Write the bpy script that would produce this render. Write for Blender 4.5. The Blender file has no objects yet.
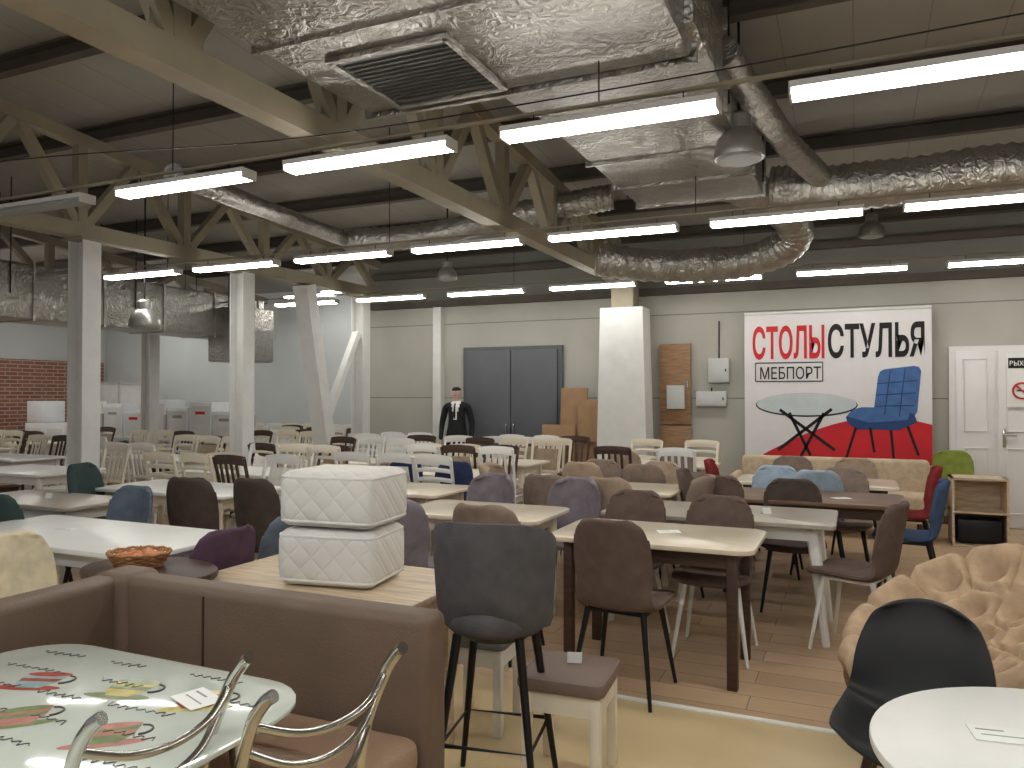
import bpy, bmesh, math, random
from mathutils import Vector, Matrix
random.seed(11)
CAM_H=1.55
YAW=math.radians(24); CY,SY=math.cos(YAW),math.sin(YAW)
def W(lat,d):
    return (lat*CY-d*SY, lat*SY+d*CY)
scene=bpy.context.scene
COL=scene.collection
# ------------------------------------------------------------------ materials
def srgb(r,g,b):
    def c(x):
        x/=255.0
        return x/12.92 if x<=.04045 else ((x+.055)/1.055)**2.4
    return (c(r),c(g),c(b),1)
MATS={}
def mat(name,rgb,rough=.6,metal=0.0,var=.12,scale=6,bump=0.0,bscale=60,spec=.4,emit=None,coat=0,aniso=None,bdist=.02):
    if name in MATS: return MATS[name]
    m=bpy.data.materials.new(name); m.use_nodes=True
    nt=m.node_tree; p=nt.nodes["Principled BSDF"]
    col=srgb(*rgb)
    tc=nt.nodes.new("ShaderNodeTexCoord")
    mp=nt.nodes.new("ShaderNodeMapping"); nt.links.new(tc.outputs["Object"],mp.inputs[0])
    if aniso: mp.inputs["Scale"].default_value=aniso
    n=nt.nodes.new("ShaderNodeTexNoise"); n.inputs["Scale"].default_value=scale; n.inputs["Detail"].default_value=4
    nt.links.new(mp.outputs[0],n.inputs["Vector"])
    r=nt.nodes.new("ShaderNodeValToRGB")
    lo=[c*(1-var) for c in col[:3]]; hi=[min(1,c*(1+var)) for c in col[:3]]
    r.color_ramp.elements[0].position=.3; r.color_ramp.elements[1].position=.7
    r.color_ramp.elements[0].color=(*lo,1); r.color_ramp.elements[1].color=(*hi,1)
    nt.links.new(n.outputs["Fac"],r.inputs[0]); nt.links.new(r.outputs[0],p.inputs["Base Color"])
    p.inputs["Roughness"].default_value=rough; p.inputs["Metallic"].default_value=metal
    p.inputs["Specular IOR Level"].default_value=spec
    p.inputs["Coat Weight"].default_value=coat
    if bump>0:
        n2=nt.nodes.new("ShaderNodeTexNoise"); n2.inputs["Scale"].default_value=bscale; n2.inputs["Detail"].default_value=5
        nt.links.new(tc.outputs["Object"],n2.inputs["Vector"])
        b=nt.nodes.new("ShaderNodeBump"); b.inputs["Strength"].default_value=bump; b.inputs["Distance"].default_value=bdist
        nt.links.new(n2.outputs["Fac"],b.inputs["Height"]); nt.links.new(b.outputs[0],p.inputs["Normal"])
    if emit:
        p.inputs["Emission Color"].default_value=(*emit[:3],1); p.inputs["Emission Strength"].default_value=emit[3]
    MATS[name]=m; return m
def fabric(name,rgb): return mat(name,rgb,rough=.9,var=.15,scale=14,bump=.25,bscale=220,spec=.2)
def wood(name,rgb,rough=.45): return mat(name,rgb,rough=rough,var=.25,scale=5,aniso=(1.2,9,9),spec=.4)

def seam_mat(name,rgb,vec,depth=.5,width=.04,rough=.7,var=.08,period=1.0,axis='X',dark=.45):
    """painted sheet with straight panel joints"""
    m=mat(name,rgb,rough=rough,var=var,scale=1.2)
    nt=m.node_tree; p=nt.nodes["Principled BSDF"]
    tc=[n for n in nt.nodes if n.type=='TEX_COORD'][0]
    sx=nt.nodes.new("ShaderNodeSeparateXYZ"); nt.links.new(tc.outputs["Object"],sx.inputs[0])
    a=nt.nodes.new("ShaderNodeMath"); a.operation='DIVIDE'; a.inputs[1].default_value=period
    nt.links.new(sx.outputs[axis],a.inputs[0])
    f=nt.nodes.new("ShaderNodeMath"); f.operation='FRACT'; nt.links.new(a.outputs[0],f.inputs[0])
    g=nt.nodes.new("ShaderNodeMath"); g.operation='GREATER_THAN'; g.inputs[1].default_value=width; nt.links.new(f.outputs[0],g.inputs[0])
    mx=nt.nodes.new("ShaderNodeMix"); mx.data_type='RGBA'
    ramp=[n for n in nt.nodes if n.type=='VALTORGB'][0]
    nt.links.new(g.outputs[0],mx.inputs[0]); mx.inputs[6].default_value=[c*dark for c in srgb(*rgb)[:3]]+[1]
    nt.links.new(ramp.outputs[0],mx.inputs[7]); nt.links.new(mx.outputs[2],p.inputs["Base Color"])
    return m

def brick_mat(name,c1,c2,mo,bw,rh,ms,rough,grain=None,swap=False):
    m=bpy.data.materials.new(name); m.use_nodes=True
    nt=m.node_tree; p=nt.nodes["Principled BSDF"]
    tc=nt.nodes.new("ShaderNodeTexCoord")
    br=nt.nodes.new("ShaderNodeTexBrick"); br.inputs["Scale"].default_value=1
    br.inputs["Brick Width"].default_value=bw; br.inputs["Row Height"].default_value=rh
    br.inputs["Mortar Size"].default_value=ms; br.inputs["Color1"].default_value=srgb(*c1); br.inputs["Color2"].default_value=srgb(*c2)
    br.inputs["Mortar"].default_value=srgb(*mo); br.offset=.37
    if swap:
        sp=nt.nodes.new("ShaderNodeSeparateXYZ"); cb=nt.nodes.new("ShaderNodeCombineXYZ")
        nt.links.new(tc.outputs["Object"],sp.inputs[0]); nt.links.new(sp.outputs[1],cb.inputs[0]); nt.links.new(sp.outputs[2],cb.inputs[1]); nt.links.new(cb.outputs[0],br.inputs["Vector"])
    else: nt.links.new(tc.outputs["Object"],br.inputs["Vector"])
    mp=nt.nodes.new("ShaderNodeMapping"); mp.inputs["Scale"].default_value=grain or (1,1,1); nt.links.new(tc.outputs["Object"],mp.inputs[0])
    n=nt.nodes.new("ShaderNodeTexNoise"); n.inputs["Scale"].default_value=3; n.inputs["Detail"].default_value=6; nt.links.new(mp.outputs[0],n.inputs["Vector"])
    mr=nt.nodes.new("ShaderNodeMapRange"); mr.inputs[3].default_value=.80; mr.inputs[4].default_value=1.13; nt.links.new(n.outputs["Fac"],mr.inputs[0])
    mx=nt.nodes.new("ShaderNodeMix"); mx.data_type='RGBA'; mx.blend_type='MULTIPLY'; mx.inputs[0].default_value=1
    nt.links.new(br.outputs["Color"],mx.inputs[6]); nt.links.new(mr.outputs[0],mx.inputs[7]); nt.links.new(mx.outputs[2],p.inputs["Base Color"])
    p.inputs["Roughness"].default_value=rough
    return m

def foil_mat():
    m=mat("duct_foil",(172,169,162),rough=.3,metal=.9,var=.12,scale=9)
    nt=m.node_tree; p=nt.nodes["Principled BSDF"]
    tc=[n for n in nt.nodes if n.type=='TEX_COORD'][0]
    nz=nt.nodes.new("ShaderNodeTexNoise"); nz.inputs["Scale"].default_value=4; nz.inputs["Detail"].default_value=2
    nt.links.new(tc.outputs["Object"],nz.inputs["Vector"])
    ad=nt.nodes.new("ShaderNodeVectorMath"); ad.operation='ADD'; nt.links.new(tc.outputs["Object"],ad.inputs[0]); nt.links.new(nz.outputs["Color"],ad.inputs[1])
    vo=nt.nodes.new("ShaderNodeTexVoronoi"); vo.inputs["Scale"].default_value=11; nt.links.new(ad.outputs[0],vo.inputs["Vector"])
    vo2=nt.nodes.new("ShaderNodeTexVoronoi"); vo2.inputs["Scale"].default_value=34; nt.links.new(ad.outputs[0],vo2.inputs["Vector"])
    mm=nt.nodes.new("ShaderNodeMath"); mm.operation='MULTIPLY_ADD'; mm.inputs[1].default_value=.35
    nt.links.new(vo2.outputs["Distance"],mm.inputs[0]); nt.links.new(vo.outputs["Distance"],mm.inputs[2])
    b=nt.nodes.new("ShaderNodeBump"); b.inputs["Strength"].default_value=.45; b.inputs["Distance"].default_value=.025
    nt.links.new(mm.outputs[0],b.inputs["Height"]); nt.links.new(b.outputs[0],p.inputs["Normal"])
    return m
def quilt_mat():
    m=mat("quilted_white",(224,221,214),rough=.8,var=.03,scale=4)
    nt=m.node_tree; p=nt.nodes["Principled BSDF"]
    tc=[n for n in nt.nodes if n.type=='TEX_COORD'][0]
    sx=nt.nodes.new("ShaderNodeSeparateXYZ"); nt.links.new(tc.outputs["Object"],sx.inputs[0])
    def M(op,a,b=None):
        k=nt.nodes.new("ShaderNodeMath"); k.operation=op
        for i,v in enumerate((a,b)):
            if v is None: continue
            if isinstance(v,(int,float)): k.inputs[i].default_value=v
            else: nt.links.new(v,k.inputs[i])
        return k.outputs[0]
    xy=M('ADD',sx.outputs[0],sx.outputs[1])
    a=M('ABSOLUTE',M('SINE',M('MULTIPLY',M('ADD',xy,sx.outputs[2]),30)))
    b=M('ABSOLUTE',M('SINE',M('MULTIPLY',M('SUBTRACT',M('SUBTRACT',sx.outputs[0],sx.outputs[1]),sx.outputs[2]),30)))
    h=M('POWER',M('MULTIPLY',a,b),.4)
    bp=nt.nodes.new("ShaderNodeBump"); bp.inputs["Strength"].default_value=.6; bp.inputs["Distance"].default_value=.008
    nt.links.new(h,bp.inputs["Height"]); nt.links.new(bp.outputs[0],p.inputs["Normal"])
    return m

FLOOR=brick_mat("laminate_floor",(204,174,140),(188,158,125),(128,104,80),1.3,.19,.003,.36,(1.5,22,1))
BRICK=brick_mat("brick",(158,104,84),(138,88,72),(176,168,158),.26,.08,.01,.85,None,True)
FOIL=foil_mat(); QUILT=quilt_mat()
DKWOOD=wood("dark_wood",(72,52,43)); MIDWOOD=wood("walnut",(108,82,63)); CREAM=mat("cream_lacquer",(228,218,198),rough=.3,var=.03)
WHITE=mat("white_lacquer",(230,229,224),rough=.3,var=.03); BLACKM=mat("black_metal",(30,30,32),rough=.4,metal=.3,var=.05)
TAUPETOP=mat("taupe_top",(170,161,148),rough=.28,var=.06); CREAMTOP=mat("cream_top",(222,209,187),rough=.2,var=.05)
BEIGETOP=wood("beige_top",(204,184,156)); CHROME=mat("chrome",(200,198,192),rough=.16,metal=1,var=.05)
BROWNLEATH=mat("brown_leather",(108,90,76),rough=.5,var=.08,bump=.15,bscale=120)
SEATLEATH=mat("light_brown_leather",(154,126,104),rough=.5,var=.08,bump=.15,bscale=120)
STEEL=mat("painted_steel",(152,142,122),rough=.6,var=.1,scale=3)
DKSTEEL=mat("purlin_steel",(86,79,70),rough=.7,var=.15,scale=3)
COLWHITE=mat("column_white",(216,215,211),rough=.6,var=.05)
PAPER=mat("paper",(236,236,232),rough=.7,var=.01); INK=mat("ink",(24,22,24),rough=.7,var=.01); PRINTG=mat("print_grey",(150,150,150),rough=.7,var=.02)
CARD=mat("cardboard",(156,124,92),rough=.85,var=.12)
FAB={k:fabric("fabric_"+k,c) for k,c in dict(brown=(102,86,78),dkbrown=(80,68,62),taupe=(136,119,107),beige=(166,146,126),
    charcoal=(88,86,88),lav=(128,119,126),purple=(88,66,84),blue=(66,86,116),navy=(48,58,88),ltblue=(156,172,186),red=(134,46,48),
    teal=(56,72,70),grey=(120,122,126),green=(132,142,66),cream=(216,204,174),white=(224,220,210),bluegrey=(100,110,124)).items()}
# ------------------------------------------------------------------ builder
class B:
    def __init__(s): s.v=[];s.f=[];s.m=[];s.mats=[]
    def mi(s,m):
        if m not in s.mats: s.mats.append(m)
        return s.mats.index(m)
    def add(s,vs,fs,m,M=None):
        o=len(s.v); k=s.mi(m)
        for v in vs:
            v=Vector(v); s.v.append(tuple(M@v) if M is not None else tuple(v))
        for f in fs: s.f.append([i+o for i in f]); s.m.append(k)
    def box(s,c,size,m,b=0.0,rot=None,seg=2,M=None):
        bm=bmesh.new(); bmesh.ops.create_cube(bm,size=1)
        bmesh.ops.scale(bm,vec=size,verts=bm.verts)
        if b>0: bmesh.ops.bevel(bm,geom=list(bm.edges),offset=min(b,min(size)*.49),segments=seg,profile=.5,affect='EDGES')
        T=Matrix.Translation(c)
        if rot: T=T@Matrix.Rotation(rot[2],4,'Z')@Matrix.Rotation(rot[1],4,'Y')@Matrix.Rotation(rot[0],4,'X')
        if M is not None: T=M@T
        bm.verts.index_update()
        s.add([v.co.copy() for v in bm.verts],[[v.index for v in f.verts] for f in bm.faces],m,T); bm.free()
    def beam(s,p,q,w,h,m):
        p=Vector(p);q=Vector(q);d=q-p;L=d.length
        M=Matrix.Translation((p+q)/2)@d.to_track_quat('X','Z').to_matrix().to_4x4()
        s.box((0,0,0),(L,w,h),m,M=M)
    def tube(s,path,r,m,seg=10,closed=False,cap=True,flat=1.0):
        P=[Vector(p) for p in path]; n=len(P)
        R=r if isinstance(r,(list,tuple)) else [r]*n
        vs=[];fs=[]; prev=None
        for i in range(n):
            if closed: t=P[(i+1)%n]-P[i-1]
            else: t=P[min(i+1,n-1)]-P[max(i-1,0)]
            t.normalize()
            if prev is None:
                a=Vector((0,0,1)) if abs(t.z)<.9 else Vector((1,0,0)); u=t.cross(a).normalized()
            else:
                u=prev-t*prev.dot(t)
                u.normalize()
            w=t.cross(u); prev=u
            for k in range(seg):
                an=2*math.pi*k/seg
                vs.append(P[i]+u*(math.cos(an)*R[i])+w*(math.sin(an)*R[i]*flat))
        for i in range(n if closed else n-1):
            j=(i+1)%n
            for k in range(seg):
                l=(k+1)%seg; fs.append([i*seg+k,i*seg+l,j*seg+l,j*seg+k])
        if cap and not closed:
            fs.append(list(range(seg))[::-1]); fs.append([(n-1)*seg+k for k in range(seg)])
        s.add(vs,fs,m)
    def cyl(s,p,q,r1,r2,m,seg=10): s.tube([p,q],[r1,r2],m,seg)
    def lathe(s,prof,c,m,seg=28):
        vs=[];fs=[];n=len(prof)
        for (r,z) in prof:
            for k in range(seg):
                a=2*math.pi*k/seg; vs.append((c[0]+r*math.cos(a),c[1]+r*math.sin(a),c[2]+z))
        for i in range(n-1):
            for k in range(seg):
                l=(k+1)%seg; fs.append([i*seg+k,i*seg+l,(i+1)*seg+l,(i+1)*seg+k])
        fs.append(list(range(seg))[::-1]); fs.append([(n-1)*seg+k for k in range(seg)])
        s.add(vs,fs,m)
    def slab(s,pts,z0,z1,m,b=0.0,M=None):
        cx=sum(p[0] for p in pts)/len(pts); cy=sum(p[1] for p in pts)/len(pts)
        mx=max(max(abs(p[0]-cx),abs(p[1]-cy)) for p in pts)
        def ring(k,z): return [(cx+(p[0]-cx)*k,cy+(p[1]-cy)*k,z) for p in pts]
        rings=[]
        if b>0:
            k=1-b/mx; k2=1-.3*b/mx
            rings=[ring(k,z0),ring(k2,z0+.3*b),ring(1,z0+b),ring(1,z1-b),ring(k2,z1-.3*b),ring(k,z1)]
        else: rings=[ring(1,z0),ring(1,z1)]
        n=len(pts); vs=[v for r in rings for v in r]; fs=[]
        for i in range(len(rings)-1):
            for k in range(n):
                l=(k+1)%n; fs.append([i*n+k,i*n+l,(i+1)*n+l,(i+1)*n+k])
        fs.append(list(range(n))[::-1]); fs.append([(len(rings)-1)*n+k for k in range(n)])
        s.add(vs,fs,m,M)
    def shell(s,fn,nu,nv,th,m,M=None):
        G=[[Vector(fn(-1+2*i/nu,j/nv)) for i in range(nu+1)] for j in range(nv+1)]
        N=[]
        for j in range(nv+1):
            row=[]
            for i in range(nu+1):
                du=G[j][min(i+1,nu)]-G[j][max(i-1,0)]; dv=G[min(j+1,nv)][i]-G[max(j-1,0)][i]
                nn=du.cross(dv)
                if nn.length<1e-9: nn=Vector((0,0,1))
                row.append(nn.normalized())
            N.append(row)
        A=[];Bk=[]
        for j in range(nv+1):
            for i in range(nu+1):
                e=min(i,nu-i,j,nv-j); k={0:.35,1:.85}.get(e,1)
                A.append(G[j][i]+N[j][i]*th*.5*k); Bk.append(G[j][i]-N[j][i]*th*.5*k)
        o=len(A); fs=[]; id=lambda i,j:j*(nu+1)+i
        for j in range(nv):
            for i in range(nu):
                q=[id(i,j),id(i+1,j),id(i+1,j+1),id(i,j+1)]
                fs.append(q); fs.append([x+o for x in q[::-1]])
        bd=[id(i,0) for i in range(nu+1)]+[id(nu,j) for j in range(1,nv+1)]+[id(i,nv) for i in range(nu-1,-1,-1)]+[id(0,j) for j in range(nv-1,0,-1)]
        for k in range(len(bd)):
            a=bd[k];b2=bd[(k+1)%len(bd)]; fs.append([b2,a,a+o,b2+o])
        s.add(A+Bk,fs,m,M)
    def mesh(s,name,ang=35):
        me=bpy.data.meshes.new(name); me.from_pydata(s.v,[],s.f)
        for m in s.mats: me.materials.append(m)
        me.polygons.foreach_set("material_index",s.m)
        bm=bmesh.new(); bm.from_mesh(me); bmesh.ops.recalc_face_normals(bm,faces=bm.faces); bm.to_mesh(me); bm.free()
        me.polygons.foreach_set("use_smooth",[True]*len(me.polygons))
        me.set_sharp_from_angle(angle=math.radians(ang)); me.update()
        return me
    def obj(s,name,loc=(0,0,0),rz=0,ang=35,parent=None):
        return place(s.mesh(name,ang),name,loc,rz,parent)
def place(me,name,loc=(0,0,0),rz=0,parent=None):
    o=bpy.data.objects.new(name,me); o.location=loc; o.rotation_euler=(0,0,math.radians(rz)); COL.objects.link(o)
    if parent: o.parent=parent
    return o
def rrect(w,l,r,n=6):
    pts=[]
    for (sx,sy,a0) in ((1,1,0),(-1,1,90),(-1,-1,180),(1,-1,270)):
        for k in range(n+1):
            a=math.radians(a0+90*k/n); pts.append((sx*(w/2-r)+r*math.cos(a),sy*(l/2-r)+r*math.sin(a)))
    return pts
def crom(P,t):
    n=len(P)-1; x=t*n; i=min(int(x),n-1); f=x-i
    p0=P[max(i-1,0)];p1=P[i];p2=P[i+1];p3=P[min(i+2,n)]
    return [0.5*((2*b)+(-a+c)*f+(2*a-5*b+4*c-d)*f*f+(-a+3*b-3*c+d)*f**3) for a,b,c,d in zip(p0,p1,p2,p3)]
def spath(P,n): return [crom(P,k/n) for k in range(n+1)]
# ------------------------------------------------------------------ room shell
WALLC=seam_mat("wall_paint",(174,172,162),None,width=.012,period=1.15,axis='Z')
WALLU=mat("wall_upper_grey",(120,118,110),rough=.8,var=.08,scale=1.5)
WALLB=mat("wall_paint_pale",(206,210,210),rough=.8,var=.05,scale=1)
def simple(name,c,size,m,b=0): 
    q=B(); q.box((0,0,0),size,m,b=b); return q.obj(name,c)
YB=10.6; XL=-16; XR=4.6
q=B(); q.box((0,0,0),(XR-XL,YB+2.2-3.85,.1),FLOOR); q.obj("floor",((XL+XR)/2,(YB+2.2+3.85)/2,-.05))
LINO=mat("lino",(206,184,142),rough=.4,var=.06,scale=3)
q=B(); q.box((0,0,0),(XR-XL,3.85+1.5,.1),LINO); q.obj("floor_entrance",((XL+XR)/2,(3.85-1.5)/2,-.05))
simple("trim_1",((-1.2+XR)/2,3.85,.004),(XR+1.2,.035,.008),PAPER)
simple("wall_back",((-7.3+XR)/2,YB+.1,1.5),(XR+7.3,.2,3.0),WALLC)
simple("wall_back_upper",((-7.3+XR)/2,YB+.1,3.9),(XR+7.3,.2,1.8),WALLU)
simple("wall_back_far",((XL-7.3)/2,YB+2.1,2.4),(-7.3-XL,.2,4.8),WALLB)
simple("wall_return",(-7.3,YB+1.1,2.4),(.2,1.8,4.8),WALLB)
simple("wall_left",(XL-.1,(YB+2)/2-.5,2.4),(.2,YB+3.4,4.8),WALLB)
simple("wall_left_brick",(XL+.05,10.8,1.15),(.1,3.3,2.3),BRICK)
simple("wall_right",(XR+.1,YB/2-.6,2.4),(.2,YB+1.4,4.8),WALLC)
CEIL=seam_mat("roof_sheet",(158,155,148),None,width=.02,period=.5,axis='X',dark=.72)
def roofz(y): return 4.75-.085*y
q=B(); y0,y1=-1.5,YB+2.2
q.add([(XL,y0,roofz(y0)),(XR,y0,roofz(y0)),(XR,y1,roofz(y1)),(XL,y1,roofz(y1)),(XL,y0,roofz(y0)+.15),(XR,y0,roofz(y0)+.15),(XR,y1,roofz(y1)+.15),(XL,y1,roofz(y1)+.15)],
 [[0,1,2,3],[4,5,6,7],[0,1,5,4],[1,2,6,5],[2,3,7,6],[3,0,4,7]],CEIL); q.obj("ceiling")
yy=.3
while yy<YB:
    q=B(); z=roofz(yy)-.085
    q.box((0,0,0.07),(XR-XL,.09,.014),DKSTEEL); q.box((0,.04,0),(XR-XL,.012,.15),DKSTEEL); q.box((0,0,-.07),(XR-XL,.09,.014),DKSTEEL)
    q.obj("roof_purlin",((XL+XR)/2,yy,z)); yy+=1.28
def truss(x,y0,y1,zb=3.17):
    q=B(); n=8; st=(y1-y0)/n; tz=lambda y: roofz(y)-.24
    q.beam((x,y0,zb),(x,y1,zb),.15,.15,STEEL)
    q.beam((x,y0,tz(y0)),(x,y1,tz(y1)),.13,.12,STEEL)
    for i in range(n):
        a=y0+st*i; mid=a+st/2; b=a+st
        q.beam((x,a,zb),(x,mid,tz(mid)),.09,.09,STEEL); q.beam((x,mid,tz(mid)),(x,b,zb),.09,.09,STEEL)
        q.beam((x,a,zb),(x,a,tz(a)),.1,.1,STEEL)
        q.box((x,a,zb+.09),(.02,.32,.2),STEEL)
    q.obj("roof_truss")
truss(-3.0,0.2,10.3); truss(-7.0,0.0,10.4); truss(-11,0,12.3)
# wall beams
simple("trim_2",((-7.2+XR)/2,YB-.05,2.98),(XR+7.2,.1,.1),DKSTEEL)
simple("trim_3",((-7.2+XR)/2,YB-.05,3.45),(XR+7.2,.1,.08),DKSTEEL)
simple("trim_4",(-5.95,YB-.06,1.46),(.14,.12,2.92),COLWHITE)
simple("baseboard_back",((-7.2+XR)/2,YB-.015,.05),(XR+7.2,.03,.1),MIDWOOD)
# columns
q=B(); 
q.add([(-.36,-.2,0),(.36,-.2,0),(.36,.2,0),(-.36,.2,0),(-.29,-.2,2.72),(.29,-.2,2.72),(.29,.2,2.72),(-.29,.2,2.72)],
 [[0,1,2,3],[4,5,6,7],[0,1,5,4],[1,2,6,5],[2,3,7,6],[3,0,4,7]],COLWHITE)
q.box((0,0,2.9),(.3,.3,.38),STEEL); q.obj("column",(-2.84,10.15,0))
def steelcol(x,y):
    q=B(); q.box((0,0,1.55),(.2,.02,3.08),COLWHITE); q.box((-.1,0,1.55),(.016,.2,3.08),COLWHITE); q.box((.1,0,1.55),(.016,.2,3.08),COLWHITE)
    q.box((0,0,.01),(.34,.34,.02),STEEL); q.box((0,0,3.085),(.3,.3,.02),STEEL); q.obj("column",(x,y,0))
for a in ((-7,5.26),(-7,7.42),(-7,9.95),(-11,6),(-11,9.5)): steelcol(*a)
q=B(); q.beam((-7,8.6,3.08),(-7,9.25,0.02),.24,.2,COLWHITE); q.beam((-7,9.1,1.2),(-7,9.85,2.5),.1,.1,COLWHITE); q.obj("column_brace")
# doors
DG=mat("door_grey",(92,94,98),rough=.5,var=.05); DW=mat("door_white",(226,224,222),rough=.4,var=.02)
q=B(); q.box((0,0,1.13),(1.62,.06,2.3),DG); 
for sx in(-1,1):
    q.box((sx*.375,-.045,1.12),(.73,.04,2.2),DG,b=.008)
    q.box((sx*.06,-.09,1.05),(.02,.04,.16),CHROME,b=.005)
q.obj("door_1",(-4.7,YB-.035,0))
q=B(); q.box((.78,0,1.06),(1.66,.05,2.14),DW)
for (x0,x1) in ((.02,.42),(.45,1.5)):
    w=x1-x0; cx=(x0+x1)/2; q.box((cx,-.035,1.04),(w,.03,2.06),DW,b=.005)
    for zc,h in ((1.55,.85),(.55,.75)):
        q.tube([(cx+a*(w/2-.08),-.055,zc+b*h/2) for a,b in((-1,-1),(1,-1),(1,1),(-1,1))],.012,DW,6,closed=True)
q.box((.5,-.07,1.05),(.03,.03,.22),CHROME,b=.008); q.cyl((.5,-.09,1.08),(.62,-.09,1.08),.01,.01,CHROME)
q.obj("door_2",(1.08,YB-.03,0))
# exit sign
RED=mat("sign_red",(196,26,34),rough=.5,var=.02)
def text(body,size,m,loc,parent=None,off=0.0,rot=(math.pi/2,0,0),name="lettering",sx=1):
    c=bpy.data.curves.new(name,'FONT'); c.body=body; c.size=size; c.offset=off; c.extrude=.0008
    o=bpy.data.objects.new(name,c); COL.objects.link(o); c.materials.append(m); o.location=loc; o.rotation_euler=rot; o.scale=(sx,1,1)
    if parent: o.parent=parent
    return o
q=B(); q.box((0,0,0),(.3,.01,.62),PAPER); q.box((0,-.008,.2),(.27,.004,.12),INK)
ring=[(.09*math.cos(a),-.01,-.12+.09*math.sin(a)) for a in [k*math.pi/12 for k in range(24)]]
q.tube(ring,.012,RED,6,closed=True); q.cyl((-.06,-.01,-.06),(.06,-.01,-.18),.009,.009,RED); q.box((0,-.01,-.12),(.11,.003,.015),INK)
es=q.obj("exit_sign",(1.76,YB-.105,1.72)); text("ВЫХОД",.075,PAPER,(-.125,-.012,.17),es,off=.001,sx=.85)
# ------------------------------------------------------------------ banner
BX0,BX1,BZ0,BZ1=-1.31,.84,.70,2.60
bw=BX1-BX0; bh=BZ1-BZ0
bn=bpy.data.objects.new("advertising_banner",None); COL.objects.link(bn); bn.location=(BX0,YB-.22,BZ0)
BSH=mat("banner_vinyl",(218,215,214),rough=.6,var=.02)
q=B(); q.box((bw/2,.02,bh/2),(bw,.006,bh),BSH)
q.cyl((0,.02,bh),(bw,.02,bh),.02,.02,COLWHITE); q.cyl((0,.02,0),(bw,.02,0),.015,.015,COLWHITE)
for x in(.1,bw-.1): q.beam((x,.03,bh),(x,.2,bh),.02,.02,DKSTEEL)
q.obj("sheet",parent=bn)
def bp(px,py,y=0.012):  # artwork coords: 0..189 across, 0..152 down
    return (px/189*bw,y,bh-py/152*bh)
def poly(q,pts,m,y=.012):
    q.add([bp(a,b,y) for a,b in pts],[list(range(len(pts)))],m)
q=B()
PRED=mat("print_red",(196,30,40),rough=.55,var=.14,scale=1.2)
arc=[(20+ (189-20)*k/24, 152-46*math.sin(math.pi*min(1,(.05+.62*k/24)))**1.0) for k in range(25)]
poly(q,[(22,151.5)]+[(a,b) for a,b in arc]+[(189,151.5)],PRED,.014)
BLU=mat("print_blue",(66,104,156),rough=.6,var=.15,scale=9); GL=mat("print_glass",(192,202,202),rough=.5,var=.06); BLUD=mat("print_darkblue",(34,66,114),rough=.6,var=.1)
poly(q,[(65+53*math.cos(a),94+12*math.sin(a)) for a in [k*math.pi/18 for k in range(36)]],INK,.0125)
poly(q,[(65+52*math.cos(a),93.3+11.2*math.sin(a)) for a in [k*math.pi/18 for k in range(36)]],GL,.012)
def stroke(a,b,w,m,y=.010):
    A=Vector(a);Bv=Vector(b);n=(Bv-A); n=Vector((-n.y,n.x)).normalized()*w
    poly(q,[tuple(A+n),tuple(Bv+n),tuple(Bv-n),tuple(A-n)],m,y)
for a,b in (((38,99),(95,139)),((92,98),(36,140)),((48,102),(70,145)),((84,102),(60,146))): stroke(a,b,1.6,INK)
poly(q,[(138,66),(140,61),(144,59),(172,56),(177,57),(179,61),(175,100),(172,105),(168,108),(132,104),(134,96)],BLU,.010)
poly(q,[(106,106),(112,99),(120,97),(138,96),(172,102),(175,110),(158,118),(118,118),(108,112)],BLUD,.009)
poly(q,[(107,105),(114,98),(122,96),(136,96),(168,101),(166,108),(129,111)],BLU,.008)
for k in range(3): stroke((137-1*k,73+11*k),(176-2*k,70+12*k),.5,BLUD,.007)
stroke((150,59),(144,103),.5,BLUD,.007); stroke((164,58),(158,105),.5,BLUD,.007)
for a,b in (((116,116),(106,147)),((150,118),(153,150)),((166,114),(176,142)),((130,116),(134,140))): stroke(a,b,1.3,INK,.009)
for a,b in (((12,51),(83,51)),((12,70),(83,70)),((12,51),(12,70)),((83,51),(83,70))): stroke(a,b,.5,INK)
q.obj("artwork",parent=bn)
def fit(o,x0,wd):
    bpy.context.view_layer.update(); d=o.dimensions.x
    o.scale.x*=wd/d; o.location.x=x0
    return o
fit(text("СТОЛЫ",.54,RED,(.10,.010,bh-.575),bn,off=.014,name="lettering_red"),bw*10/189-.02,bw*76/189)
fit(text("СТУЛЬЯ",.54,INK,(1.05,.010,bh-.575),bn,off=.014,name="lettering_black"),bw*88.5/189-.01,bw*94/189)
fit(text("МЕБПОРТ",.21,INK,(.175,.010,bh-.845),bn,off=.001,name="lettering_small"),bw*16/189,bw*64/189)
# ------------------------------------------------------------------ lamps
LAMP=mat("lamp_diffuser",(250,250,246),rough=.4,var=0,emit=(1.0,.98,.93,23.5))
LAMPOFF=mat("lamp_off",(150,152,150),rough=.5,var=.05)
HL=2.95
def lampmesh(m):
    q=B(); q.box((0,0,0),(1.13,.12,.035),m,b=.012); q.box((0,0,.03),(1.15,.13,.03),COLWHITE)
    for sx in(-.57,.57): q.box((sx,0,.005),(.012,.125,.05),COLWHITE)
    for sx in(-.4,.4): q.cyl((sx,0,.04),(sx,0,.10),.004,.004,BLACKM,6)
    return q.mesh("added_fill_lamp")
LM=lampmesh(LAMP); LO=lampmesh(LAMPOFF)
rows=[(3.8,-4.67,1.47,5),(6.45,-8.17,1.42,8),(9.5,-8.25,1.53,8)]
for (y,x0,st,n) in rows:
    for k in range(n):
        x=x0+st*k+.565
        if x+.6<XR: place(LM,"added_fill_lamp",(x,y,HL))
place(LO,"added_fill_lamp",(-4.70-1.47+.565,3.8,HL))
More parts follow.
